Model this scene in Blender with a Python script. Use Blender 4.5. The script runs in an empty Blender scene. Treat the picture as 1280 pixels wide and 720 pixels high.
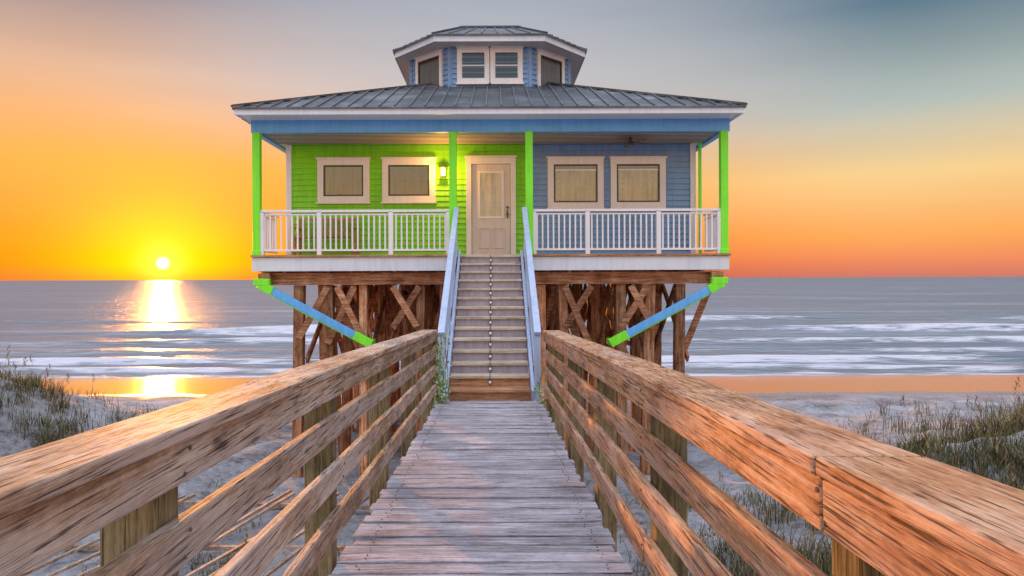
import bpy, math, random
from mathutils import Vector, Matrix, noise
random.seed(7)
R=math.radians
scene=bpy.context.scene
scene.view_settings.view_transform='Standard'
scene.view_settings.look='None'
scene.view_settings.exposure=0
def lin(c):
    return tuple(((v/255)/12.92 if v/255<=0.04045 else ((v/255+0.055)/1.055)**2.4) for v in c)
# ------------------------------------------------------------------ materials
def newmat(name):
    m=bpy.data.materials.new(name); m.use_nodes=True
    nt=m.node_tree; b=nt.nodes['Principled BSDF']
    return m,nt,b
def N(nt,t,**k):
    n=nt.nodes.new(t)
    for a,v in k.items(): setattr(n,a,v)
    return n
def ramp(nt,stops,interp='LINEAR'):
    n=nt.nodes.new('ShaderNodeValToRGB'); cr=n.color_ramp; cr.interpolation=interp
    while len(cr.elements)<len(stops): cr.elements.new(0.5)
    for e,(p,c) in zip(cr.elements,stops):
        e.position=p; e.color=(*c,1)
    return n
def mixc(nt,a,b,f,blend='MIX'):
    n=nt.nodes.new('ShaderNodeMix'); n.data_type='RGBA'; n.blend_type=blend
    L=nt.links
    for s,v in ((n.inputs[0],f),(n.inputs[6],a),(n.inputs[7],b)):
        if hasattr(v,'is_linked') : L.new(v,s)
        elif isinstance(v,(int,float)): s.default_value=v
        else: s.default_value=(*v,1)
    return n.outputs[2]
def math_(nt,op,a,b=0.0,c=None):
    n=nt.nodes.new('ShaderNodeMath'); n.operation=op
    vs=[a,b]+([c] if c is not None else [])
    for i,v in enumerate(vs):
        if hasattr(v,'is_linked'): nt.links.new(v,n.inputs[i])
        else: n.inputs[i].default_value=v
    return n.outputs[0]
def maprange(nt,v,a,b,c=0.0,d=1.0,smooth=False):
    n=nt.nodes.new('ShaderNodeMapRange'); n.clamp=True
    if smooth: n.interpolation_type='SMOOTHSTEP'
    nt.links.new(v,n.inputs[0])
    for i,x in zip((1,2,3,4),(a,b,c,d)): n.inputs[i].default_value=x
    return n.outputs[0]
def wood(name,dark,mid,light,axis='Y',rough=0.75,bump=0.5,fine=1.0,var=0.35,crack=0.75,grey=None,gamt=0.8):
    m,nt,b=newmat(name); L=nt.links
    geo=N(nt,'ShaderNodeNewGeometry')
    tc=N(nt,'ShaderNodeTexCoord')
    off=N(nt,'ShaderNodeCombineXYZ')
    r10=math_(nt,'MULTIPLY',geo.outputs['Random Per Island'],37.0)
    for i in range(3): L.new(r10,off.inputs[i])
    add=N(nt,'ShaderNodeVectorMath',operation='ADD')
    L.new(tc.outputs['Object'],add.inputs[0]); L.new(off.outputs[0],add.inputs[1])
    def sc(al,tr):
        mp=N(nt,'ShaderNodeMapping'); L.new(add.outputs[0],mp.inputs[0])
        mp.inputs['Scale'].default_value={'X':(al,tr,tr),'Y':(tr,al,tr),'Z':(tr,tr,al)}[axis]
        return mp.outputs[0]
    def noi(v,det,ro=0.6,dist=0.0,s=1.0):
        n=N(nt,'ShaderNodeTexNoise'); n.inputs['Scale'].default_value=s; n.inputs['Detail'].default_value=det
        n.inputs['Roughness'].default_value=ro; n.inputs['Distortion'].default_value=dist; L.new(v,n.inputs[0]); return n.outputs[0]
    n1=noi(sc(2.2*fine,42*fine),5,0.7,0.5)
    n2=noi(sc(5*fine,150*fine),2,0.6)
    n3=noi(add.outputs[0],3,0.6,0,2.6)
    n4=noi(sc(30*fine,70*fine),2,0.7)
    f=math_(nt,'MULTIPLY_ADD',n1,0.50,math_(nt,'MULTIPLY_ADD',n3,0.32,math_(nt,'MULTIPLY',n4,0.18)))
    rp=ramp(nt,[(0.38,dark),(0.5,mid),(0.61,light)]); L.new(f,rp.inputs[0])
    c=rp.outputs[0]
    if grey:
        gg=noi(sc(0.9,5),4,0.7)
        c=mixc(nt,c,grey,maprange(nt,gg,0.42,0.66,0,gamt,True))
    ck=ramp(nt,[(0.34,(0.13,0.10,0.08)),(0.43,(1,1,1))]); L.new(n2,ck.inputs[0])
    c=mixc(nt,c,ck.outputs[0],crack,'MULTIPLY')
    vo=N(nt,'ShaderNodeTexVoronoi'); vo.inputs['Scale'].default_value=1.0
    L.new(sc(2.2,7),vo.inputs[0])
    kn=maprange(nt,vo.outputs['Distance'],0.05,0.13,0.3,1.0,True)
    kc=N(nt,'ShaderNodeCombineColor')
    for i in range(3): L.new(kn,kc.inputs[i])
    c=mixc(nt,c,kc.outputs[0],0.8,'MULTIPLY')
    vr=maprange(nt,geo.outputs['Random Per Island'],0,1,1-var,1+var*0.6)
    hv=N(nt,'ShaderNodeHueSaturation'); L.new(c,hv.inputs['Color']); L.new(vr,hv.inputs['Value'])
    L.new(hv.outputs[0],b.inputs['Base Color'])
    b.inputs['Roughness'].default_value=rough; b.inputs['Specular IOR Level'].default_value=0.3
    bm=N(nt,'ShaderNodeBump'); bm.inputs['Strength'].default_value=bump; bm.inputs['Distance'].default_value=0.01
    hh=math_(nt,'ADD',n1,math_(nt,'MULTIPLY',maprange(nt,n2,0.3,0.5,0,1),0.5)); L.new(hh,bm.inputs['Height'])
    L.new(bm.outputs[0],b.inputs['Normal'])
    return m
def paint(name,col,rough=0.5,var=0.12,grime=0.25,spec=0.4):
    m,nt,b=newmat(name); L=nt.links
    tc=N(nt,'ShaderNodeTexCoord')
    n1=N(nt,'ShaderNodeTexNoise'); n1.inputs['Scale'].default_value=1.7; n1.inputs['Detail'].default_value=6; n1.inputs['Roughness'].default_value=0.7
    L.new(tc.outputs['Object'],n1.inputs[0])
    mp=N(nt,'ShaderNodeMapping'); mp.inputs['Scale'].default_value=(14,14,1.2); L.new(tc.outputs['Object'],mp.inputs[0])
    n2=N(nt,'ShaderNodeTexNoise'); n2.inputs['Scale'].default_value=1; n2.inputs['Detail'].default_value=4
    L.new(mp.outputs[0],n2.inputs[0])
    dk=tuple(v*(1-grime*1.6) for v in col); lt=tuple(min(1,v*(1+var)) for v in col)
    rp=ramp(nt,[(0.3,dk),(0.52,col),(0.7,lt)])
    f=math_(nt,'MULTIPLY_ADD',n1.outputs[0],0.5,math_(nt,'MULTIPLY',n2.outputs[0],0.5)); L.new(f,rp.inputs[0])
    L.new(rp.outputs[0],b.inputs['Base Color']); b.inputs['Roughness'].default_value=rough
    b.inputs['Specular IOR Level'].default_value=spec
    return m
M_deck=wood('weathered_planks',(0.20,0.165,0.185),(0.42,0.37,0.41),(0.64,0.58,0.63),'X',0.75,0.6,1.0,0.24,0.7)
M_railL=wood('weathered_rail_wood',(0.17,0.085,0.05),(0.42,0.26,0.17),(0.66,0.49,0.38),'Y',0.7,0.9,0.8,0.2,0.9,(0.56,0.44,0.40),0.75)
M_railR=wood('sun_tinted_rail_wood',(0.20,0.07,0.03),(0.54,0.25,0.12),(0.76,0.46,0.29),'Y',0.7,0.9,0.8,0.18,0.9,(0.62,0.44,0.38),0.45)  # rail wood copy with the sun's orange put into its base colour
M_rail=M_railL
M_railpost=wood('post_wood',(0.09,0.07,0.03),(0.24,0.18,0.09),(0.38,0.30,0.17),'Z',0.75,0.5,0.8,0.3)
M_pile=wood('piling_wood',(0.13,0.045,0.02),(0.44,0.19,0.09),(0.68,0.40,0.25),'Z',0.8,0.5,0.5,0.45)
M_joist=wood('joist_wood',(0.14,0.055,0.03),(0.42,0.19,0.10),(0.62,0.36,0.23),'Y',0.8,0.4,0.5,0.45)
M_beamx=wood('beam_wood',(0.14,0.05,0.025),(0.42,0.18,0.09),(0.62,0.35,0.21),'X',0.8,0.4,0.5,0.45)
M_step=wood('step_wood',(0.34,0.24,0.17),(0.60,0.46,0.35),(0.76,0.62,0.50),'X',0.6,0.3,0.8,0.15,0.5)
M_riser=paint('riser_paint',(0.38,0.32,0.36),0.55,0.2,0.25)
M_steporange=wood('step_orange_wood',(0.24,0.10,0.045),(0.46,0.22,0.11),(0.62,0.36,0.2),'X',0.6,0.3,0.8,0.2)
M_green=paint('lime_paint',(0.22,0.86,0.03),0.45,0.1,0.12)
M_gsid=paint('lime_siding',(0.26,0.70,0.02),0.5,0.12,0.15)
M_blue=paint('blue_paint',(0.13,0.42,0.82),0.45,0.1,0.12)
M_bsid=paint('blue_siding',(0.22,0.35,0.56),0.5,0.12,0.15)
M_white=paint('white_paint',(0.82,0.77,0.79),0.4,0.05,0.08)
M_fascia=paint('fascia_paint',(0.68,0.69,0.75),0.4,0.05,0.1)
M_srail=paint('stair_rail_paint',(0.42,0.50,0.68),0.4,0.08,0.15)
M_ceil=paint('ceiling_paint',(0.58,0.50,0.46),0.6,0.05,0.1)
M_trim=paint('window_trim_paint',(0.82,0.75,0.71),0.4,0.05,0.08)
M_dark=paint('dark_sash',(0.07,0.055,0.05),0.35,0.1,0.1)
M_door=paint('door_paint',(0.70,0.58,0.53),0.4,0.05,0.08)
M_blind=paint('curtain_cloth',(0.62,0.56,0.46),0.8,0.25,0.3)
M_blind2=paint('blind_dark_slats',(0.34,0.29,0.26),0.6,0.15,0.25)  # slats in a deeper grey-brown than the curtain cloth
M_metal=paint('dark_metal',(0.10,0.09,0.08),0.35,0.1,0.1)
M_dim=paint('dim_interior',(0.10,0.085,0.08),0.6,0.05,0.08)  # dark colour stands in for unlit rooms behind panes; also core, ceiling joints
def roofmat():
    m,nt,b=newmat('roof_metal'); L=nt.links
    tc=N(nt,'ShaderNodeTexCoord')
    n1=N(nt,'ShaderNodeTexNoise'); n1.inputs['Scale'].default_value=1.1; n1.inputs['Detail'].default_value=8; n1.inputs['Roughness'].default_value=0.7
    L.new(tc.outputs['Object'],n1.inputs[0])
    rp=ramp(nt,[(0.3,(0.035,0.04,0.05)),(0.50,(0.07,0.076,0.09)),(0.62,(0.15,0.155,0.17)),(0.72,(0.34,0.31,0.29))]); L.new(n1.outputs[0],rp.inputs[0])
    L.new(rp.outputs[0],b.inputs['Base Color']); b.inputs['Metallic'].default_value=0.2
    b.inputs['Roughness'].default_value=0.5
    return m
M_roof=roofmat()
def ribmat():
    m,nt,b=newmat('roof_rib_metal'); b.inputs['Base Color'].default_value=(0.13,0.135,0.15,1); b.inputs['Roughness'].default_value=0.45; return m
M_rib=ribmat()
def glassmat():
    m,nt,b=newmat('window_glass'); L=nt.links
    out=nt.nodes['Material Output']
    tr=N(nt,'ShaderNodeBsdfTransparent'); gl=N(nt,'ShaderNodeBsdfGlossy'); gl.inputs['Roughness'].default_value=0.03
    tr.inputs[0].default_value=(0.85,0.85,0.85,1)
    fr=N(nt,'ShaderNodeFresnel'); fr.inputs[0].default_value=1.5
    f=math_(nt,'ADD',fr.outputs[0],0.07)
    mx=N(nt,'ShaderNodeMixShader'); L.new(f,mx.inputs[0]); L.new(tr.outputs[0],mx.inputs[1]); L.new(gl.outputs[0],mx.inputs[2])
    L.new(mx.outputs[0],out.inputs[0]); return m
M_glass=glassmat()
def emis(name,col,s):
    m,nt,b=newmat(name); b.inputs['Emission Color'].default_value=(*col,1); b.inputs['Emission Strength'].default_value=s
    b.inputs['Base Color'].default_value=(*col,1); return m
M_bulb=emis('lamp_glow',(1,0.66,0.16),12)
# ------------------------------------------------------------------ mesh accumulator
class Acc:
    def __init__(s): s.v=[];s.f=[];s.m=[];s.mats=[]
    def mi(s,m):
        if m not in s.mats: s.mats.append(m)
        return s.mats.index(m)
    def add(s,vs,fs,m):
        o=len(s.v); s.v+= [tuple(v) for v in vs]; k=s.mi(m)
        for f in fs: s.f.append(tuple(i+o for i in f)); s.m.append(k)
    def hexa(s,p,m):
        s.add(p,[(0,3,2,1),(4,5,6,7),(0,1,5,4),(1,2,6,5),(2,3,7,6),(3,0,4,7)],m)
    def box(s,x0,x1,y0,y1,z0,z1,m,M=None):
        p=[(x0,y0,z0),(x1,y0,z0),(x1,y1,z0),(x0,y1,z0),(x0,y0,z1),(x1,y0,z1),(x1,y1,z1),(x0,y1,z1)]
        if M is not None: p=[M@Vector(q) for q in p]
        s.hexa(p,m)
    def beam(s,a,b,w,h,m,up=(0,0,1)):
        a=Vector(a);b=Vector(b);d=(b-a).normalized(); up=Vector(up)
        sd=d.cross(up)
        if sd.length<1e-3: sd=d.cross(Vector((0,1,0)))
        sd.normalize(); u=sd.cross(d).normalized()
        p=[]
        for e in (a,b):
            for (i,j) in ((-1,-1),(1,-1),(1,1),(-1,1)): p.append(e+sd*i*w/2+u*j*h/2)
        s.hexa(p,m)
    def cyl(s,a,b,r,m,n=12,r2=None):
        a=Vector(a);b=Vector(b);d=(b-a).normalized(); r2=r if r2 is None else r2
        sd=d.cross(Vector((0,0,1)))
        if sd.length<1e-3: sd=Vector((1,0,0))
        sd.normalize();u=sd.cross(d).normalized();p=[]
        for e,rr in ((a,r),(b,r2)):
            for i in range(n):
                t=2*math.pi*i/n; p.append(e+sd*math.cos(t)*rr+u*math.sin(t)*rr)
        fs=[(i,(i+1)%n,n+(i+1)%n,n+i) for i in range(n)]+[tuple(range(n-1,-1,-1)),tuple(range(n,2*n))]
        s.add(p,fs,m)
    def obj(s,name,parent=None,bevel=0.0,smooth=False):
        me=bpy.data.meshes.new(name); me.from_pydata(s.v,[],s.f)
        for m in s.mats: me.materials.append(m)
        me.polygons.foreach_set('material_index',s.m)
        if smooth: me.polygons.foreach_set('use_smooth',[True]*len(me.polygons))
        me.update()
        o=bpy.data.objects.new(name,me); scene.collection.objects.link(o)
        if parent: o.parent=parent
        if bevel>0:
            b=o.modifiers.new('b','BEVEL'); b.width=bevel; b.segments=2; b.limit_method='ANGLE'
        return o
def empty(name):
    e=bpy.data.objects.new(name,None); scene.collection.objects.link(e); return e
rnd=random.uniform
# ------------------------------------------------------------------ BOARDWALK
SL=0.0434
CX=-0.075
bw=empty('wooden_boardwalk')
a=Acc()
nl=Acc()
y=-4.0; 
while y<9.78:
    w=0.118+rnd(-0.005,0.005)
    z=-1.33-SL*y+rnd(-0.005,0.005)
    e0=rnd(-0.022,0.022);e1=rnd(-0.022,0.022)
    t=rnd(-0.006,0.006); tz=rnd(-0.005,0.005)
    y1=min(y+w,9.80)
    p=[(-0.82+e0,y,z-0.04),(0.67+e1,y+t,z-0.04+tz),(0.67+e1,y1+t,z-0.04-SL*w+tz),(-0.82+e0,y1,z-0.04-SL*w)]
    p+=[(q[0],q[1],q[2]+0.04) for q in p]
    a.hexa(p,M_deck)
    if y>1.5:
        for X in (-0.70,0.56):
            for q in (0.3,0.7):
                nx_=X+rnd(-.02,.02); ny=y+w*q
                nl.cyl((nx_,ny,z-0.01),(nx_,ny,z+0.0035+tz*0.5-SL*w*q),0.005,M_metal,6)
    y+=w+rnd(0.013,0.022)
a.obj('planks',bw,0.005)
nl.obj('nails',bw)
a=Acc()
for X in (-0.70,CX,0.56):
    a.beam((X,-4,-1.33+4*SL-0.14),(X,9.75,-1.33-9.75*SL-0.14),0.05,0.18,M_rail)
a.obj('stringers',bw)
def gz(x,y):
    b=-4.15
    if y>22: b-= (y-22)*0.055
    def g(cx,cy,rx,ry,A): return A*math.exp(-(((x-cx)/rx)**2+((y-cy)/ry)**2))
    z=b+g(-11.2,13.5,3.4,4.2,2.0)+g(8.6,9.3,4.2,3.4,1.75)+g(12.5,13.5,4,4,1.0)+g(-22,16,9,5,1.2)+g(22,14,8,5,1.2)
    if y<26:
        k=min(1,(26-y)/6)
        z+=k*0.20*noise.noise((x*0.5,y*0.5,0))+k*0.10*noise.noise((x*1.7,y*1.7,3))
    return z
def railing(side):
    par=empty('wooden_railing')
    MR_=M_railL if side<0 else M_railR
    if side<0:
        capx=(-1.0,-0.79); top=-0.295; xb=-0.825; xp=-0.925; ys=[-2.0,-0.1,1.78,3.62,5.45,7.3,9.3]
    else:
        capx=(0.67,0.905); top=-0.315; xb=0.70; xp=0.80; ys=[-2.0,-0.3,1.42,3.15,4.95,6.75,8.6,9.45]
    a=Acc()
    segs=[ys[0],2.75,6.2,ys[-1]+0.12] if side<0 else [ys[0],1.44,4.95,ys[-1]+0.12]
    cxm=sum(capx)/2; cw=capx[1]-capx[0]
    for i in range(3):
        y0,y1=segs[i]+0.004,segs[i+1]-0.004; j=rnd(-0.006,0.006)
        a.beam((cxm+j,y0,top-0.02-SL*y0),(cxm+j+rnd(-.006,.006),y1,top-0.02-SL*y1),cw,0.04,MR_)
    for (t,bt) in ((-0.042,-0.155),(-0.255,-0.375),(-0.50,-0.62),(-0.755,-0.875)):
        br=sorted(random.sample(ys[1:-1],2)); sg=[ys[0]]+br+[ys[-1]+0.1]
        for i in range(3):
            y0,y1=sg[i]+0.004,sg[i+1]-0.004; j=rnd(-0.004,0.004);k=rnd(-0.012,0.012);k2=rnd(-0.014,0.014)
            zc=(t+bt)/2+top
            if t>-0.1: k=k2=0
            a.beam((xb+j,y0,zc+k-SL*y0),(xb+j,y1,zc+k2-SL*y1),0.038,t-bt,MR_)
    a.obj('rails',par,0.006)
    a=Acc()
    for yy in ys:
        z1=top-0.045-SL*yy
        a.box(xp-0.07+0.0,xp+0.07,yy-0.07,yy+0.07,gz(xp,yy)-0.5,z1,M_railpost)
    a.obj('posts',par,0.01)
    a=Acc()
    for yy in ys:
        for zc in (-0.1,-0.315,-0.56,-0.815):
            for dz in (-0.03,0.03):
                z=top+zc-SL*yy+dz; x=xb+ (0.022 if side<0 else -0.022)
                a.cyl((x,yy+dz*0.5,z),(x+(0.004 if side<0 else -0.004),yy+dz*0.5,z),0.006,M_metal,8)
    a.obj('bolts',par)
railing(-1); railing(1)
# ------------------------------------------------------------------ STAIRS
st=empty('wooden_staircase')
a=Acc(); n=14; yb=9.85; yt=13.88; zb=-1.76; zt=0.46
rise=(zt-zb)/n; run=(yt-yb)/(n)
for i in range(n):
    y0=yb+i*run; z0=zb+i*rise
    mr=M_steporange if i<2 else M_riser
    a.box(-0.655,0.505,y0,y0+0.025,z0,z0+rise-0.042,mr)
    a.box(-0.665,0.515,y0-0.035,y0+run+0.02,z0+rise-0.04,z0+rise,M_step if i>0 else M_steporange)
a.obj('treads_and_risers',st,0.004)
a=Acc()
for X in (-0.70,0.55):
    a.beam((X,yb-0.05,zb+0.02),(X,yt,zt-0.02),0.05,0.30,M_srail)
for X in (-0.765,0.615):
    pts=[(yb-0.02,zb),(yb+1.35,zb+1.35*rise/run),(yb+2.7,zb+2.7*rise/run)]
    for (py,pz) in pts: a.box(X-0.045,X+0.045,py-0.045,py+0.045,pz-0.25,pz+1.0,M_srail)
    a.beam((X,yb-0.1,zb+0.97),(X,yt,zt+0.97),0.10,0.05,M_srail)
    a.beam((X,yb-0.02,zb+0.22),(X,yt,zt+0.22),0.05,0.05,M_srail)
    k=0.12
    while k<yt-yb-0.05:
        zz=zb+k*rise/run
        a.box(X-0.017,X+0.017,yb+k-0.017,yb+k+0.017,zz+0.2,zz+0.96,M_srail); k+=0.14
a.obj('stair_railings',st,0.004)
a=Acc()
for i in range(1,n):
    y0=yb+i*run; z0=zb+i*rise
    a.cyl((-0.07,y0-0.016,z0+0.065),(-0.07,y0-0.001,z0+0.065),0.034,M_metal,14)
    a.cyl((-0.07,y0-0.026,z0+0.065),(-0.07,y0-0.016,z0+0.065),0.022,M_white,14)
    a.box(-0.076,-0.064,y0-0.012,y0-0.001,z0+0.0,z0+rise-0.045,M_metal)
    a.box(-0.076,-0.064,y0-0.047,y0-0.036,z0+rise-0.045,z0+rise+0.004,M_metal)
    a.box(-0.076,-0.064,y0-0.047,y0+run-0.0,z0+rise+0.001,z0+rise+0.008,M_metal)
a.obj('step_discs_and_cord',st)  # plain discs and a cord forming the bead line; nothing here emits
a=Acc()
for X in (-0.72,0.57):
    for yy in (11.2,12.6):
        zz=zb+(yy-yb)*rise/run-0.15
        a.box(X-0.06,X+0.06,yy-0.06,yy+0.06,gz(X,yy)-0.4,zz,M_pile)
    a.box(X-0.08,X+0.08,9.9,10.06,gz(X,10)-0.4,zb-0.1,M_pile)
a.obj('stair_supports',st)
# ------------------------------------------------------------------ HOUSE
hs=empty('stilt_beach_house')
XL,XR=-4.86,4.71
a=Acc()
cols=[-4.05,-3.45,-2.75,-2.1,-1.6,-1.1,0.95,1.45,1.95,2.6,3.3,3.9]; rows=[14.25,16.35,18.45,20.55,22.6]
for ci,X in enumerate(cols):
    for ri,yy in enumerate(rows):
        j=rnd(-0.08,0.08); t=rnd(-0.12,0.12); s_=rnd(0.16,0.22)
        if ri==0 and ci in (3,8): continue
        a.beam((X+j+t,yy,gz(X,yy)-0.5),(X+j,yy,-0.13),s_,s_,M_pile)
# extra, irregular raking piles between the rows
for k in range(18):
    X=random.choice((-1,1))*rnd(1.2,3.9)+CX; yy=rnd(15.0,22.0); s_=rnd(0.11,0.16)
    a.beam((X+rnd(-0.7,0.7),yy+rnd(-0.3,0.3),-4.5),(X,yy,-0.13),s_,s_,M_pile)
a.obj('pilings',hs,0.012)
a=Acc()
def cb(x0,x1,y,z0,z1): a.beam((x0,y,z0),(x1,y,z1),0.045,0.13,M_beamx)
for r_,yy in enumerate(rows):
    for i in range(len(cols)-1):
        if cols[i]<0<cols[i+1]: continue
        if r_==0:
            dx=0.55 if i%2 else -0.5
            if i in (0,): dx=0.6
            cb(cols[i],cols[i]+dx,yy-0.13-0.01*i,-0.9-rnd(0,0.5),-0.16)
            if i%3==1: cb(cols[i+1],cols[i+1]-dx*1.3,yy+0.13,-1.3-rnd(0,0.6),-0.16)
            continue
        zz=-0.2-rnd(0,0.3); zl=-1.3-rnd(0,1.2)
        if (i+r_)%2: zz,zl=zl,zz
        cb(cols[i],cols[i+1],yy-0.13,zz,zl)
        if rnd(0,1)<0.6: cb(cols[i],cols[i+1],yy+0.13,zl+rnd(-.3,.3),zz)
        if rnd(0,1)<0.3: cb(cols[i],cols[i+1],yy-0.19,-1.6-rnd(0,.8),-1.6-rnd(0,.8))
for ci,X in enumerate(cols):
    sgn=1 if X<0 else -1
    for k in range(4):
        z0,z1=(-0.2,-1.7) if (k+ci)%2 else (-1.7,-0.2)
        a.beam((X+0.13*sgn,rows[k],z0),(X+0.13*sgn,rows[k+1],z1+rnd(-.3,.1)),0.05,0.15,M_joist)
        if ci%2: a.beam((X-0.13*sgn,rows[k],z1),(X-0.13*sgn,rows[k+1],z0),0.05,0.15,M_joist)
a.obj('cross_bracing',hs)
a=Acc()
for yy in rows:
    a.box(-4.8,4.65,yy-0.17,yy+0.17,-0.12,0.13,M_beamx)
x=-4.75
while x<4.7:
    a.box(x-0.03,x+0.03,13.98,22.9,0.135,0.30,M_joist); x+=0.45
a.box(XL+0.02,XR-0.02,13.96,23.0,0.305,0.40,M_joist)
a.obj('floor_beams',hs)
a=Acc()
for s0,s1,m in ((-4.93,-0.80,M_fascia),(0.65,4.78,M_fascia)):
    a.box(s0,s1,13.88,13.94,0.16,0.44,m)
    a.box(s0-0.02,s1+(0.02 if s1>4 else 0),13.84,15.5,0.445,0.49,M_steporange)
a.box(-0.80,0.65,13.90,15.5,0.44,0.487,M_step)
a.box(-4.93,-4.87,13.95,23.0,0.16,0.44,M_fascia); a.box(4.72,4.78,13.95,23.0,0.16,0.44,M_fascia)
a.obj('deck_edge',hs,0.005)
a=Acc()
a.box(-4.60,4.46,15.46,22.8,0.41,3.04,M_dim)
a.obj('walls_core',hs)
a=Acc()
def siding(x0,x1,m,y=15.455,z0=0.5,z1=3.04,M=None,a=a):
    h=0.125; z=z0
    while z<z1-0.01:
        t=min(z+h,z1)
        p=[(x0,y-0.04,z),(x1,y-0.04,z),(x1,y,z),(x0,y,z),(x0,y-0.012,t),(x1,y-0.012,t),(x1,y,t),(x0,y,t)]
        if M is not None:p=[M@Vector(q) for q in p]
        a.hexa(p,m); z=t
siding(-4.60,0.80,M_gsid); siding(0.80,4.46,M_bsid)
ML=Matrix.Translation((-4.60,22.8,0))@Matrix.Rotation(R(-90),4,'Z')
siding(0,7.34,M_gsid,y=-0.005,M=ML)
MR=Matrix.Translation((4.46,15.46,0))@Matrix.Rotation(R(90),4,'Z')
siding(0,7.34,M_bsid,y=-0.005,M=MR)
MB=Matrix.Translation((4.46,22.8,0))@Matrix.Rotation(R(180),4,'Z')
siding(0,9.06,M_bsid,y=-0.005,M=MB)
a.obj('siding',hs)
a=Acc()
for X in (-4.63,4.49): a.box(X-0.06,X+0.06,15.39,15.50,0.5,3.03,M_white)
a.box(0.77,0.83,15.395,15.43,0.5,3.03,M_bsid)
a.obj('corner_boards',hs)
def window(name,M,w,h,style,mull=True,t=0.10):
    a=Acc()
    T=M_trim
    a.box(-w/2,-w/2+t,-0.05,0.02,0,h,T,M); a.box(w/2-t,w/2,-0.05,0.02,0,h,T,M)
    a.box(-w/2+t,w/2-t,-0.048,0.02,h-t,h,T,M); a.box(-w/2+t,w/2-t,-0.048,0.02,0,t,T,M)
    a.box(-w/2-0.03,w/2+0.03,-0.08,0.02,h+0.001,h+0.035,T,M); a.box(-w/2-0.03,w/2+0.03,-0.085,0.02,-0.035,-0.001,T,M)
    iw=w/2-t; s=0.035
    sm=M_dark if style in('L','R') else M_white
    a.box(-iw,-iw+s,-0.035,0.01,t,h-t,sm,M); a.box(iw-s,iw,-0.035,0.01,t,h-t,sm,M)
    a.box(-iw+s,iw-s,-0.034,0.01,h-t-s,h-t,sm,M); a.box(-iw+s,iw-s,-0.034,0.01,t,t+s,sm,M)
    if mull:
        a.box(-iw+s,iw-s,-0.030,0.0,h*0.5-0.015,h*0.5+0.015,sm if style=='C' else M_trim,M)
    if style=='R':
        a.box(-iw+s,iw-s,-0.030,-0.022,h-t-s-0.11,h-t-s-0.07,M_trim,M)
    a.box(-iw+s,iw-s,0.0,0.012,t+s,h-t-s,M_dim,M)
    if style=='R':
        x=-iw+s+0.01; k=0; zt=h-t-s-0.10
        nf=26; xs_=[x+(2*(iw-s-0.01))*i/nf for i in range(nf+1)]
        ds=[-0.001-0.014*(0.5+0.5*math.sin(i*1.9+noise.noise((i*0.4,w,0))*3)) for i in range(nf+1)]
        for i in range(nf):
            a.add([M@Vector(q) for q in ((xs_[i],ds[i],t+s),(xs_[i+1],ds[i+1],t+s),(xs_[i+1],ds[i+1],zt),(xs_[i],ds[i],zt))],[(0,1,2,3)],M_blind)
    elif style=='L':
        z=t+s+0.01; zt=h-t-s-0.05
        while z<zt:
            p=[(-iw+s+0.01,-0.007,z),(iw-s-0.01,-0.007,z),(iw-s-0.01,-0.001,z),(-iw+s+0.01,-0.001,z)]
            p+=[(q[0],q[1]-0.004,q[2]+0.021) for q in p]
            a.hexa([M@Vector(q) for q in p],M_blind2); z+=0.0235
    p=[(-iw+s,-0.020,t+s),(iw-s,-0.020,t+s),(iw-s,-0.020,h-t-s),(-iw+s,-0.020,h-t-s)]
    a.add([M@Vector(q) for q in p],[(0,1,2,3)],M_glass)
    a.obj(name,hs)
yw=15.42
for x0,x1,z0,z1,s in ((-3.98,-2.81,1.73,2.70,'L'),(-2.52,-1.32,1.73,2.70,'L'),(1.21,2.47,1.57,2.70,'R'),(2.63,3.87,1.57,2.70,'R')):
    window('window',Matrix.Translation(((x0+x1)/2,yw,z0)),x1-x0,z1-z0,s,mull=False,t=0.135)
for k in (2.0,5.0):
    window('window',ML@Matrix.Translation((k,-0.03,1.7)),1.1,1.0,'L'); window('window',MR@Matrix.Translation((k,-0.03,1.7)),1.1,1.0,'R')
a=Acc(); 
a.box(-0.63,-0.51,15.35,15.46,0.49,2.72,M_trim); a.box(0.37,0.49,15.35,15.46,0.49,2.72,M_trim)
a.box(-0.51,0.37,15.352,15.46,2.58,2.72,M_trim); a.box(-0.66,0.52,15.33,15.46,2.722,2.76,M_trim)
a.box(-0.50,0.36,15.40,15.45,0.50,2.575,M_door)
def ring(x0,x1,z0,z1,y,w,m):
    a.box(x0,x0+w,y-0.02,y,z0,z1,m);a.box(x1-w,x1,y-0.02,y,z0,z1,m)
    a.box(x0+w,x1-w,y-0.02,y,z1-w,z1,m);a.box(x0+w,x1-w,y-0.02,y,z0,z0+w,m)
ring(-0.36,-0.10,0.68,1.15,15.40,0.03,M_door); ring(-0.04,0.22,0.68,1.15,15.40,0.03,M_door)
ring(-0.36,0.22,1.35,2.42,15.40,0.05,M_trim)
a.box(-0.31,0.17,15.392,15.399,1.40,2.37,M_blind)
for k in range(1,3): a.box(-0.31,0.17,15.386,15.392,1.39+k*0.33,1.405+k*0.33,M_door)
a.box(-0.077,-0.063,15.384,15.3915,1.40,2.37,M_door)
a.cyl((0.30,15.40,1.45),(0.30,15.34,1.45),0.03,M_metal); a.cyl((0.30,15.40,1.6),(0.30,15.375,1.6),0.03,M_metal)
a.box(0.285,0.315,15.385,15.40,1.35,1.55,M_metal)
a.obj('front_door',hs,0.004)
a=Acc()
for X in (-4.86,-0.84,0.72,4.71):
    a.box(X-0.075,X+0.075,13.93,14.08,0.49,3.0,M_green)
    a.box(X-0.09,X+0.09,13.915,14.095,0.492,0.58,M_green)
a.box(4.58,4.64,15.25,15.31,0.49,3.03,M_green)
a.obj('porch_posts',hs,0.006)
a=Acc()
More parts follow.
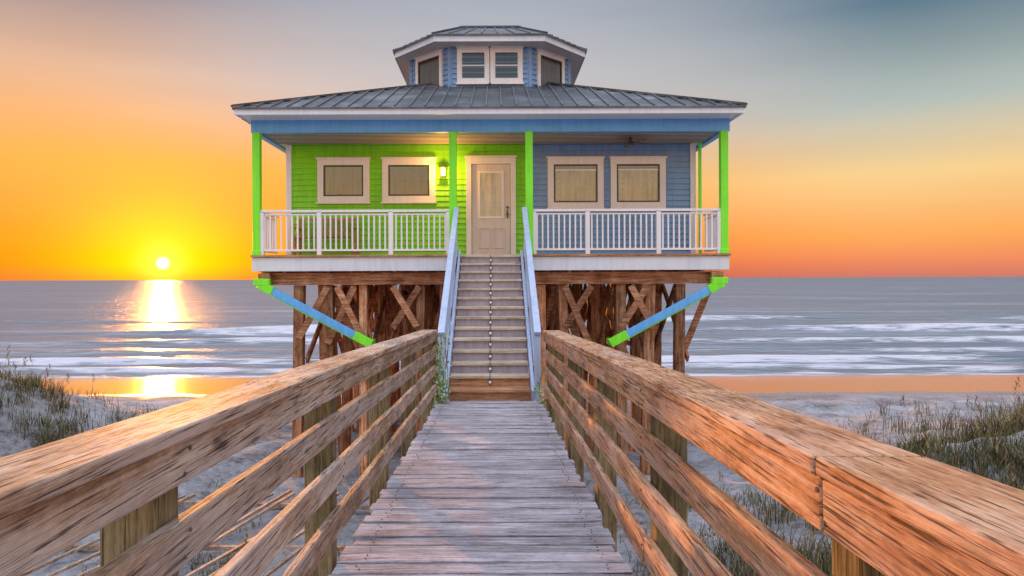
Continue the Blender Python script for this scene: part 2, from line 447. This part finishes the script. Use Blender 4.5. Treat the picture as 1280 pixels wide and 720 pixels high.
def rail_run(p0,p1,mids):
    p0=Vector(p0);p1=Vector(p1);Ld=(p1-p0).length;d=(p1-p0)/Ld
    for z,h,w in ((0.90,0.05,0.09),(0.83,0.03,0.04),(0.10,0.04,0.05)):
        a.beam(p0+Vector((0,0,z)),p1+Vector((0,0,z)),w,h,M_white)
    k=0.08
    while k<Ld-0.03:
        q=p0+d*k; a.box(q.x-0.016,q.x+0.016,q.y-0.016,q.y+0.016,q.z+0.1,q.z+0.83,M_white); k+=0.112
    for f in mids:
        q=p0+d*Ld*f; a.box(q.x-0.045,q.x+0.045,q.y-0.045,q.y+0.045,q.z+0.0,q.z+0.89,M_white)
Z=0.49
rail_run((-4.78,14.0,Z),(-0.92,14.0,Z),(0.005,0.31,0.69,0.995)); rail_run((0.80,14.0,Z),(4.63,14.0,Z),(0.005,0.29,0.67,0.995))
rail_run((-4.86,14.1,Z),(-4.86,15.25,Z),()); rail_run((4.71,14.1,Z),(4.71,15.25,Z),())
a.obj('porch_railing',hs,0.003)
a=Acc()
a.box(-4.97,4.83,13.97,14.09,3.0,3.28,M_blue)
a.box(-4.97,-4.85,14.10,22.8,3.0,3.28,M_blue); a.box(4.71,4.83,14.10,22.8,3.0,3.28,M_blue)
a.box(-4.84,4.70,14.10,22.8,3.045,3.10,M_ceil)
k=14.3
while k<15.4:
    a.box(-4.84,4.70,k,k+0.01,3.035,3.043,M_dim); k+=0.14
a.obj('porch_ceiling',hs)
EX0,EX1,EY0,EY1=-5.10,4.92,13.40,23.40
ecx=(EX0+EX1)/2; ecy=(EY0+EY1)/2; half=(EX1-EX0)/2; ZE=3.37; P=0.405
a=Acc()
for (x0,x1,y0,y1) in ((EX0,EX1,EY0,EY0+0.04),(EX0,EX1,EY1-0.04,EY1),(EX0,EX0+0.04,EY0+0.041,EY1-0.041),(EX1-0.04,EX1,EY0+0.041,EY1-0.041)):
    a.box(x0,x1,y0,y1,3.23,ZE-0.01,M_fascia)
a.box(EX0+0.041,EX1-0.041,EY0+0.041,13.965,3.25,3.27,M_white)
a.box(EX0+0.041,-4.975,13.97,EY1-0.05,3.25,3.27,M_white); a.box(4.835,EX1-0.041,13.97,EY1-0.05,3.25,3.27,M_white)
a.obj('eaves',hs,0.003)
a=Acc()
g=0.03
c=[(EX0-g,EY0-g,ZE),(EX1+g,EY0-g,ZE),(EX1+g,EY1+g,ZE),(EX0-g,EY1+g,ZE),(ecx,ecy,ZE+P*half)]
a.add(c,[(0,1,4),(1,2,4),(2,3,4),(3,0,4)],M_roof)
c2=[(q[0],q[1],q[2]-0.035) for q in c[:4]]
a.add(c[:4]+c2,[(0,1,5,4),(1,2,6,5),(2,3,7,6),(3,0,4,7)],M_roof)
def seams(corner,u,v,L,P,step=0.30,zup=0.015):
    k=step/2
    while k<L:
        t=min(k,L-k)
        if t>0.1:
            p0=Vector(corner)+Vector(u)*k; p1=p0+Vector(v)*t+Vector((0,0,P*t))
            a.beam(p0+Vector((0,0,zup)),p1+Vector((0,0,zup)),0.022,0.04,M_rib)
        k+=step
L_=EX1-EX0
seams((EX0,EY0-g,ZE),(1,0,0),(0,1,0),L_,P)
seams((EX0-g,EY1,ZE),(0,-1,0),(1,0,0),L_,P); seams((EX1+g,EY0,ZE),(0,1,0),(-1,0,0),L_,P); seams((EX1,EY1+g,ZE),(-1,0,0),(0,-1,0),L_,P)
for q in c[:4]: a.beam(Vector(q)+Vector((0,0,0.03)),Vector(c[4])+Vector((0,0,0.03)),0.10,0.04,M_roof)
a.obj('metal_roof',hs)
ccx,ccy=ecx,18.40
def octo(fh,hw,fy,sy,z):
    return [Vector((ccx+x,ccy+y,z)) for x,y in ((-fh,-fy),(fh,-fy),(hw,-sy),(hw,sy),(fh,fy),(-fh,fy),(-hw,sy),(-hw,-sy))]
wb=octo(0.95,2.0,1.9,0.9,4.1); wt=octo(0.95,2.0,1.9,0.9,5.62)
a=Acc()
a.add(wb+wt,[(i,(i+1)%8,8+(i+1)%8,8+i) for i in range(8)],M_bsid)
for i in range(8):
    p,q=wb[i],wb[(i+1)%8]; d=(q-p); Ld=d.length; ang=math.atan2(d.y,d.x)
    M=Matrix.Translation((p.x,p.y,0))@Matrix.Rotation(ang,4,'Z')
    siding(0.05,Ld-0.05,M_bsid,y=-0.002,z0=4.2,z1=5.60,M=M,a=a)
    a.box(-0.05,0.05,-0.05,0.03,4.2,5.61,M_bsid,M); a.box(Ld-0.05,Ld+0.05,-0.048,0.03,4.2,5.61,M_bsid,M)
a.obj('cupola_walls',hs)
for i in range(8):
    p,q=wb[i],wb[(i+1)%8]; d=(q-p); Ld=d.length; ang=math.atan2(d.y,d.x)
    M0=Matrix.Translation((p.x,p.y,0))@Matrix.Rotation(ang,4,'Z')
    if i in(0,4):
        for cxx in (Ld/2-0.40,Ld/2+0.40): window('cupola_window',M0@Matrix.Translation((cxx,-0.035,4.70)),0.78,0.86,'C',t=0.085)
    else:
        window('cupola_window',M0@Matrix.Translation((Ld/2,-0.035,4.62)),0.98,0.93,'L',mull=False,t=0.09)
e1=octo(1.30,2.40,2.40,1.20,5.56); e2=octo(1.30,2.40,2.40,1.20,5.72)
a=Acc()
a.add(e1+e2,[(i,(i+1)%8,8+(i+1)%8,8+i) for i in range(8)],M_fascia)
s1=octo(1.30,2.40,2.40,1.20,5.575); a.add(s1,[tuple(range(7,-1,-1))],M_ceil)
a.obj('cupola_eaves',hs)
a=Acc()
r1=octo(1.33,2.44,2.44,1.22,5.725); r2=octo(0.75,0.95,0.8,0.45,6.46); r0=octo(1.33,2.44,2.44,1.22,5.69)
a.add(r1+r2,[(i,(i+1)%8,8+(i+1)%8,8+i) for i in range(8)],M_roof); a.add(r2,[tuple(range(8))],M_roof)
a.add(r0+r1,[(i,(i+1)%8,8+(i+1)%8,8+i) for i in range(8)],M_roof)
for i in range(8):
    a.beam(r1[i]+Vector((0,0,0.02)),r2[i]+Vector((0,0,0.02)),0.07,0.04,M_roof)
    nn=7
    for k in range(1,nn):
        f=k/nn; a.beam(r1[i].lerp(r1[(i+1)%8],f)+Vector((0,0,0.012)),r2[i].lerp(r2[(i+1)%8],f)+Vector((0,0,0.012)),0.022,0.03,M_rib)
    a.beam(r2[i]+Vector((0,0,0.02)),r2[(i+1)%8]+Vector((0,0,0.02)),0.08,0.05,M_roof)
a.obj('cupola_roof',hs)
a=Acc()
for sx in (-1,1):
    X0=CX+sx*4.62; X1=CX+sx*2.45
    A=Vector((X0,13.80,-0.13)); Bq=Vector((X1,13.80,-1.30)); d=(Bq-A)
    a.beam(A+d*0.03,A+d*0.97,0.10,0.15,M_blue)
    a.beam(A-d*0.03,A+d*0.10,0.125,0.175,M_green); a.beam(A+d*0.86,A+d*1.02,0.125,0.175,M_green)
    a.beam((X0+sx*0.16,13.80,-0.06),(X0-sx*0.16,13.80,-0.06),0.13,0.14,M_green)
    # thin green edging strip along the underside of the brace
    a.beam(A+d*0.10-Vector((0,0,0.095)),A+d*0.88-Vector((0,0,0.095)),0.08,0.025,M_green)
    a.box(X0-0.05,X0+0.05,13.80,14.0,-0.11,-0.02,M_green)
    a.box(X1-0.06,X1+0.06,13.80,14.14,-1.36,-1.24,M_green)
    a.box(X0-0.12,X0+0.12,13.9,14.06,-0.13,0.12,M_beamx)
a.obj('painted_braces',hs,0.010)
la=empty('porch_lantern')
a=Acc()
lx=-1.14;lz=2.42
a.box(lx-0.05,lx+0.05,15.37,15.42,lz-0.1,lz+0.12,M_metal); a.box(lx-0.015,lx+0.015,15.28,15.37,lz+0.09,lz+0.12,M_metal)
a.cyl((lx,15.28,lz+0.06),(lx,15.28,lz+0.14),0.09,M_metal,8,0.02)
for t in range(4):
    ax=lx+0.06*math.cos(t*math.pi/2+0.78); ay=15.28+0.06*math.sin(t*math.pi/2+0.78)
    a.cyl((ax,ay,lz-0.12),(ax,ay,lz+0.07),0.005,M_metal,6)
a.cyl((lx,15.28,lz-0.14),(lx,15.28,lz-0.12),0.07,M_metal,8)
a.obj('lantern_frame',la)
a=Acc(); a.cyl((lx,15.28,lz-0.11),(lx,15.28,lz+0.05),0.05,M_bulb,12); a.obj('bulb',la)
ld=bpy.data.lights.new('lantern_light','POINT'); ld.energy=40; ld.color=(1,0.5,0.10); ld.shadow_soft_size=0.05
lo=bpy.data.objects.new('lantern_light',ld); lo.location=(lx,15.12,lz-0.02); lo.parent=la; scene.collection.objects.link(lo)
for X in (2.95,):
    f=empty('ceiling_fan'); a=Acc()
    a.cyl((X,14.75,2.93),(X,14.75,3.03),0.03,M_metal,8); a.cyl((X,14.75,2.86),(X,14.75,2.94),0.09,M_metal,12,0.07)
    for t in range(5):
        an=t*2*math.pi/5+0.3; d=Vector((math.cos(an),math.sin(an),0.0)); p=Vector((X,14.75,2.92))
        a.beam(p+d*0.09,p+d*0.45,0.10,0.012,M_metal)
    a.obj('fan_body',f)
be=empty('porch_bench'); a=Acc()
bx0,bx1=-4.35,-3.0; by=15.0
for k in range(4): a.box(bx0,bx1,by-0.25+k*0.1,by-0.17+k*0.1,0.90,0.925,M_steporange)
for X in (bx0+0.03,bx1-0.03):
    a.box(X-0.025,X+0.025,by-0.25,by-0.2,0.49,0.9,M_steporange); a.box(X-0.025,X+0.025,by+0.16,by+0.21,0.49,1.36,M_steporange)
    a.box(X-0.03,X+0.03,by-0.25,by+0.158,1.10,1.13,M_steporange)
k=bx0+0.12
while k<bx1-0.06: a.box(k-0.02,k+0.02,by+0.17,by+0.19,0.93,1.30,M_steporange); k+=0.11
a.box(bx0+0.06,bx1-0.06,by+0.16,by+0.205,1.30,1.35,M_steporange)
a.obj('bench_frame',be)
# ------------------------------------------------------------------ TERRAIN
def axis(neg,pos,core0,core1,step,nout):
    c=[];v=core0
    while v<core1: c.append(v); v+=step
    lo=core0; s=step
    L=[]
    while lo>neg: s*=1.18; lo-=s; L.append(lo)
    hi=c[-1]; s=step; Hh=[]
    while hi<pos: s*=1.18; hi+=s; Hh.append(hi)
    return L[::-1]+c+Hh
xs=axis(-4000,4000,-20,22,0.22,0); ys=axis(-4000,60,4,36,0.22,0)
vs=[];fs=[]
for yy in ys:
    for xx in xs: vs.append((xx,yy,gz(xx,yy)+(0.05*noise.noise((xx*4,yy*4,1)) if 4<yy<24 else 0) if yy>-60 else -4.15))
nx=len(xs)
for j in range(len(ys)-1):
    for i in range(nx-1): k=j*nx+i; fs.append((k,k+1,k+nx+1,k+nx))
m,nt,b=newmat('sand'); L=nt.links
geo=N(nt,'ShaderNodeNewGeometry'); sep=N(nt,'ShaderNodeSeparateXYZ'); L.new(geo.outputs['Position'],sep.inputs[0])
n1=N(nt,'ShaderNodeTexNoise'); n1.inputs['Scale'].default_value=0.8; n1.inputs['Detail'].default_value=6; L.new(geo.outputs['Position'],n1.inputs[0])
n2=N(nt,'ShaderNodeTexNoise'); n2.inputs['Scale'].default_value=6; n2.inputs['Detail'].default_value=7; n2.inputs['Roughness'].default_value=0.72; L.new(geo.outputs['Position'],n2.inputs[0])
rp=ramp(nt,[(0.36,(0.14,0.12,0.11)),(0.45,(0.36,0.34,0.36)),(0.54,(0.52,0.50,0.54)),(0.66,(0.66,0.64,0.68))])
L.new(math_(nt,'MULTIPLY_ADD',n1.outputs[0],0.45,math_(nt,'MULTIPLY',n2.outputs[0],0.55)),rp.inputs[0])
zz=math_(nt,'ADD',sep.outputs[2],math_(nt,'MULTIPLY_ADD',n1.outputs[0],0.12,-0.06))
damp=maprange(nt,zz,-4.16,-4.30,0,0.6,True)
wet=maprange(nt,zz,-4.28,-4.38,0,1,True)
cd_=mixc(nt,rp.outputs[0],(0.28,0.22,0.23),damp)
cw=mixc(nt,cd_,(0.20,0.14,0.12),wet); L.new(cw,b.inputs['Base Color'])
L.new(maprange(nt,wet,0,1,0.9,0.12),b.inputs['Roughness'])
L.new(maprange(nt,wet,0,1,0.2,0.8),b.inputs['Specular IOR Level'])
bm=N(nt,'ShaderNodeBump'); bm.inputs['Distance'].default_value=0.18; L.new(n2.outputs[0],bm.inputs['Height'])
L.new(maprange(nt,wet,0,1,1.0,0.012),bm.inputs['Strength']); L.new(bm.outputs[0],b.inputs['Normal'])
me=bpy.data.meshes.new('sand_beach'); me.from_pydata(vs,[],fs); me.materials.append(m)
me.polygons.foreach_set('use_smooth',[True]*len(fs))
scene.collection.objects.link(bpy.data.objects.new('sand_beach',me))
# ------------------------------------------------------------------ SEA
SZ=-4.76
ys=[];y=30.0;s=0.22
while y<9000:
    ys.append(y)
    if y>95: s*=1.10
    y+=s
xs=axis(-9000,9000,-70,110,0.9,0)
vs=[];foam=[]
def ridge(y,c,w): 
    d=(y-c)/w
    return math.exp(-d*d) if d>0 else math.exp(-(d*2.2)**2)
waves=[(36.0,1.0,0.14),(39.5,1.2,0.24),(44.5,1.6,0.34),(51,1.8,0.42),(61,2.4,0.62),(77,3,0.55)]
for yy in ys:
    for xx in xs:
        z=0;f=0
        if yy<140:
            for i,(c,w,A) in enumerate(waves):
                cc=c+1.6*noise.noise((xx*0.05,i*9.1,0))*(c/40)+0.4*noise.noise((xx*0.3,i*5,2))
                am=max(0.0,0.62+0.9*noise.noise((xx*0.035,i*3.3,5)))
                rr=ridge(yy,cc,w)*am
                z+=A*rr
                tail=0
                if yy<cc+0.3 and yy>cc-w*2.2: tail=(1-(cc-yy)/(w*2.2))
                f=max(f,rr*0.95,tail*am*0.9)
            z+=0.05*noise.noise((xx*0.4,yy*0.9,1))
            if yy<42: f=max(f,0.36+0.25*noise.noise((xx*0.1,yy*0.3,9)))
            if yy<36: f=max(f,0.70*(1-abs(yy-33.2)/2.5))
            z*=min(1,(yy-31)/4) if yy<35 else 1
            if yy<31: z=0
        vs.append((xx,yy,SZ+z)); foam.append(max(0,min(1,f)))
nx=len(xs);fs=[]
for j in range(len(ys)-1):
    for i in range(nx-1): k=j*nx+i; fs.append((k,k+1,k+nx+1,k+nx))
me=bpy.data.meshes.new('sea'); me.from_pydata(vs,[],fs)
at=me.attributes.new('foam','FLOAT','POINT'); at.data.foreach_set('value',foam)
me.polygons.foreach_set('use_smooth',[True]*len(fs))
m,nt,b=newmat('sea_water'); L=nt.links; me.materials.append(m)
geo=N(nt,'ShaderNodeNewGeometry')
att=N(nt,'ShaderNodeAttribute'); att.attribute_name='foam'
def nz(sc,det,vec=(1,1,1)):
    mp=N(nt,'ShaderNodeMapping'); mp.inputs['Scale'].default_value=vec; L.new(geo.outputs['Position'],mp.inputs[0])
    n=N(nt,'ShaderNodeTexNoise'); n.inputs['Scale'].default_value=sc; n.inputs['Detail'].default_value=det; n.inputs['Roughness'].default_value=0.6
    L.new(mp.outputs[0],n.inputs[0]); return n.outputs[0]
fa=nz(1.0,6,(0.35,1.4,1)); fb=nz(1.0,7,(0.02,0.20,1))
th=math_(nt,'SUBTRACT',math_(nt,'ADD',att.outputs['Fac'],math_(nt,'MULTIPLY_ADD',fa,1.6,-0.8)),0.38)
fm=maprange(nt,th,0.0,0.38,0,0.95,True)
far=maprange(nt,fb,0.50,0.66,0,0.42,True)
fm=math_(nt,'MAXIMUM',fm,math_(nt,'MULTIPLY',far,maprange(nt,fa,0.38,0.6,0.2,1)))
col=mixc(nt,(0.085,0.105,0.135),(0.68,0.64,0.70),fm); L.new(col,b.inputs['Base Color'])
b.inputs['Roughness'].default_value=0.8; b.inputs['Specular IOR Level'].default_value=0.0
bm=N(nt,'ShaderNodeBump'); bm.inputs['Strength'].default_value=1.0; bm.inputs['Distance'].default_value=0.55
h=math_(nt,'ADD',nz(1.0,5,(0.5,1.5,1)),math_(nt,'MULTIPLY',nz(1.0,4,(0.08,0.35,1)),2.0)); L.new(h,bm.inputs['Height']); L.new(bm.outputs[0],b.inputs['Normal'])
gl=N(nt,'ShaderNodeBsdfGlossy'); gl.inputs['Roughness'].default_value=0.30; gl.inputs['Color'].default_value=(0.85,0.87,0.95,1); L.new(bm.outputs[0],gl.inputs['Normal'])
mx=N(nt,'ShaderNodeMixShader'); L.new(math_(nt,'MULTIPLY_ADD',fm,-0.22,0.30),mx.inputs[0]); L.new(b.outputs[0],mx.inputs[1]); L.new(gl.outputs[0],mx.inputs[2])
L.new(mx.outputs[0],nt.nodes['Material Output'].inputs[0])
scene.collection.objects.link(bpy.data.objects.new('sea',me))
# ------------------------------------------------------------------ GRASS
def grassmat(name,c1,c2,c3):
    m,nt,b=newmat(name); L=nt.links; geo=N(nt,'ShaderNodeNewGeometry')
    rp=ramp(nt,[(0.0,c1),(0.5,c2),(1.0,c3)]); L.new(geo.outputs['Random Per Island'],rp.inputs[0]); L.new(rp.outputs[0],b.inputs['Base Color'])
    b.inputs['Roughness'].default_value=0.6; b.inputs['Specular IOR Level'].default_value=0.2; return m
G1=grassmat('dune_grass_blades',(0.035,0.05,0.012),(0.10,0.095,0.03),(0.28,0.18,0.09))
G2=grassmat('sea_oat_heads',(0.18,0.12,0.06),(0.28,0.18,0.09),(0.36,0.25,0.13))
def blade(a,p,hgt,lean,w,m):
    an=rnd(0,2*math.pi); d=Vector((math.cos(an),math.sin(an),0)); sd=Vector((-d.y,d.x,0))
    ws=[w,w*0.8,w*0.5]; pts=[]
    for i,t in enumerate((0,0.4,0.75)):
        c=p+d*lean*t*t+Vector((0,0,hgt*t*(1-0.15*t))); pts+= [c-sd*ws[i]/2,c+sd*ws[i]/2]
    tip=p+d*lean+Vector((0,0,hgt*0.85)); pts.append(tip)
    a.add(pts,[(0,1,3,2),(2,3,5,4),(4,5,6)],m); return tip
def grass(name,regions):
    a=Acc()
    for (cx,cy,rx,ry,n,h0,h1,thr) in regions:
        for _ in range(n):
            x=random.gauss(cx,rx); y=random.gauss(cy,ry)
            if -1.3<x<1.2 and y<14: continue
            if -5.2<x<5 and 13<y<24: continue
            if noise.noise((x*0.7,y*0.7,8))<thr: continue
            z=gz(x,y)
            for b_ in range(random.randint(10,20)):
                hh=rnd(h0,h1); blade(a,Vector((x+random.gauss(0,0.10),y+random.gauss(0,0.10),z-0.03)),hh,hh*rnd(0.15,0.9),0.013,G1)
            if random.random()<0.08:
                t=blade(a,Vector((x,y,z)),h1*1.55,h1*0.35,0.008,G2)
                for q in range(10):
                    blade(a,t+Vector((rnd(-.03,.03),rnd(-.03,.03),-q*0.02)),0.07,0.05,0.022,G2)
    a.obj(name)
grass('beach_grass',[(-11,13.6,2.6,1.6,480,0.2,0.5,-0.05),(-9.2,13,0.9,0.9,90,0.15,0.4,-0.2),(-7,10.5,1.3,1.5,60,0.12,0.3,0),(-3.6,9.8,0.9,0.9,70,0.1,0.28,0),(-20,15,5,3,250,0.2,0.6,0),(-9.9,12.4,0.25,0.3,40,0.6,1.2,-1)])
grass('beach_grass',[(6.4,8.0,1.9,1.5,1500,0.18,0.48,-0.18),(9.5,10.5,1.5,1.2,480,0.2,0.5,-0.15),(11.0,12.3,2.6,2.2,480,0.3,0.7,0),(3.0,8.6,0.9,1.6,260,0.12,0.35,-0.05),(20,14,5,3,300,0.3,0.7,0)])
VM=grassmat('vine_leaf',(0.12,0.25,0.05),(0.32,0.48,0.16),(0.72,0.74,0.60))
a=Acc()
for side in (-1,1):
    nL=480 if side<0 else 90
    bx=-0.78 if side<0 else 0.66
    for i in range(6 if side<0 else 2):
        p=Vector((bx+rnd(-.06,.06),9.62+rnd(-.06,.1),-1.9))
        for k in range(7 if side<0 else 4):
            q=p+Vector((rnd(-.05,.05),rnd(-.05,.05),0.16)); a.cyl(p,q,0.006,M_railpost,5); p=q
    for i in range(nL):
        z=-1.85+abs(random.gauss(0,0.5 if side<0 else 0.22)) ; z=min(z,-0.85+rnd(-.1,.05))
        c=Vector((bx+random.gauss(0,0.06),9.60+random.gauss(0,0.07),z))
        u=Vector((rnd(-1,1),rnd(-1,1),rnd(-1,1))).normalized(); v=u.cross(Vector((rnd(-1,1),rnd(-1,1),rnd(-1,1)))).normalized(); s=rnd(0.016,0.036)
        a.add([c-u*s,c+v*s*0.6-u*s*0.1,c+u*s*1.1,c-v*s*0.6-u*s*0.1],[(0,1,2,3)],VM)
a.obj('climbing_vine')
sf=empty('sand_fence'); a=Acc()
for k in range(11):
    x0=-6.6+k*0.36; a.beam((x0-0.5,7.0,gz(x0,7)+0.15+rnd(0,0.2)),(x0+1.0+rnd(-.2,.2),12.3,gz(x0+1,12.3)+0.10+rnd(0,0.2)),0.05,0.04,M_rail)
for yy in (8.2,10.2,12.0):
    a.beam((-7.0+yy*0.05,yy,gz(-6,yy)+0.08),(-2.2+yy*0.05,yy,gz(-2.5,yy)+0.10),0.07,0.06,M_rail)
a.obj('laths',sf)
# ------------------------------------------------------------------ WORLD
AZ=-25.9; EL=1.25
sd=Vector((math.sin(R(AZ))*math.cos(R(EL)),math.cos(R(AZ))*math.cos(R(EL)),math.sin(R(EL))))
w=bpy.data.worlds.new('World'); scene.world=w; w.use_nodes=True; nt=w.node_tree; L=nt.links
bg=nt.nodes['Background']
tc=N(nt,'ShaderNodeTexCoord'); sp=N(nt,'ShaderNodeSeparateXYZ'); L.new(tc.outputs['Generated'],sp.inputs[0]); z=sp.outputs[2]
def dot(v):
    n=N(nt,'ShaderNodeVectorMath',operation='DOT_PRODUCT'); L.new(tc.outputs['Generated'],n.inputs[0]); n.inputs[1].default_value=v; return n.outputs['Value']
hd=dot((math.sin(R(AZ)),math.cos(R(AZ)),0))
rs=ramp(nt,[(0.0,lin((196,84,56))),(0.018,lin((226,92,26))),(0.06,lin((246,116,8))),(0.155,lin((248,166,64))),(0.26,lin((218,174,146))),(0.37,lin((130,126,142))),(0.6,lin((150,155,170))),(1.0,lin((190,198,212)))])
rf=ramp(nt,[(0.0,lin((208,124,110))),(0.018,lin((234,134,96))),(0.055,lin((252,168,90))),(0.13,lin((246,206,140))),(0.215,lin((176,186,180))),(0.33,lin((84,114,134))),(0.6,lin((150,160,175))),(1.0,lin((190,198,212)))])
L.new(z,rs.inputs[0]);L.new(z,rf.inputs[0])
f=maprange(nt,hd,0.52,0.97,0,1,True)
c=mixc(nt,rf.outputs[0],rs.outputs[0],f)
dt=dot(tuple(sd))
dtc=math_(nt,'MAXIMUM',dt,0.0)
g1=math_(nt,'POWER',dtc,70.0); g2=math_(nt,'POWER',dtc,330.0); g3=math_(nt,'POWER',dtc,3500.0)
up=maprange(nt,z,0.0,0.02,0.5,1)
c=mixc(nt,c,lin((255,172,14)),math_(nt,'MULTIPLY',math_(nt,'MULTIPLY',g1,0.6),up))
c=mixc(nt,c,lin((255,222,0)),math_(nt,'MULTIPLY',math_(nt,'MULTIPLY',g2,0.9),up))
c=mixc(nt,c,(1.2,1.0,0.12),math_(nt,'MULTIPLY',g3,0.9))
disc=maprange(nt,dt,math.cos(R(0.55)),math.cos(R(0.33)),0,1,True)
c=mixc(nt,c,(3,2.6,1.0),disc)
mp=N(nt,'ShaderNodeMapping'); mp.inputs['Scale'].default_value=(1.5,1.5,14); L.new(tc.outputs['Generated'],mp.inputs[0])
nn=N(nt,'ShaderNodeTexNoise'); nn.inputs['Scale'].default_value=1.4; nn.inputs['Detail'].default_value=4; L.new(mp.outputs[0],nn.inputs[0])
hz=maprange(nt,nn.outputs[0],0.3,0.7,0.965,1.035)
az0=dot((math.sin(R(0)),math.cos(R(0)),0.0))
midb=math_(nt,'MULTIPLY',maprange(nt,az0,0.80,0.97,0,1,True),maprange(nt,z,0.14,0.30,0,1,True))
midb=math_(nt,'MULTIPLY',midb,maprange(nt,z,0.75,0.4,0,1,True))
c=mixc(nt,c,lin((190,198,208)),math_(nt,'MULTIPLY',midb,0.66))
over=maprange(nt,z,0.42,0.8,1.0,2.5,True)  # upper sky brightened as added fill light
back=maprange(nt,sp.outputs[1],0.1,-0.6,1.0,2.4,True)  # sky behind the camera boosted, added fill for the house front
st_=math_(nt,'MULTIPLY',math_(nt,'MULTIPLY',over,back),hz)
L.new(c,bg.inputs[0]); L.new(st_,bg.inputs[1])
sky=N(nt,'ShaderNodeTexSky'); sky.sky_type='NISHITA'; sky.sun_disc=False; sky.sun_elevation=R(EL); sky.sun_rotation=R(AZ)
bg2=N(nt,'ShaderNodeBackground'); L.new(sky.outputs[0],bg2.inputs[0]); bg2.inputs[1].default_value=0.03
ad=N(nt,'ShaderNodeAddShader'); L.new(bg.outputs[0],ad.inputs[0]); L.new(bg2.outputs[0],ad.inputs[1]); L.new(ad.outputs[0],nt.nodes['World Output'].inputs[0])
s=bpy.data.lights.new('sun','SUN'); s.energy=4.6; s.angle=R(0.8); s.color=(1,0.36,0.06)
so=bpy.data.objects.new('sun',s); scene.collection.objects.link(so)
sl=Vector((math.sin(R(AZ))*math.cos(R(3.0)),math.cos(R(AZ))*math.cos(R(3.0)),math.sin(R(3.0))))
so.rotation_euler=sl.to_track_quat('Z','Y').to_euler()
# ------------------------------------------------------------------ CAMERA
cd=bpy.data.cameras.new('camera'); cd.sensor_width=36; cd.lens=24; cd.clip_end=20000; cd.clip_start=0.05
cd.shift_x=22/1280; cd.shift_y=-12/1280
co=bpy.data.objects.new('camera',cd); scene.collection.objects.link(co); co.location=(0,0,0); co.rotation_euler=(R(90),R(0.22),0)
scene.camera=co
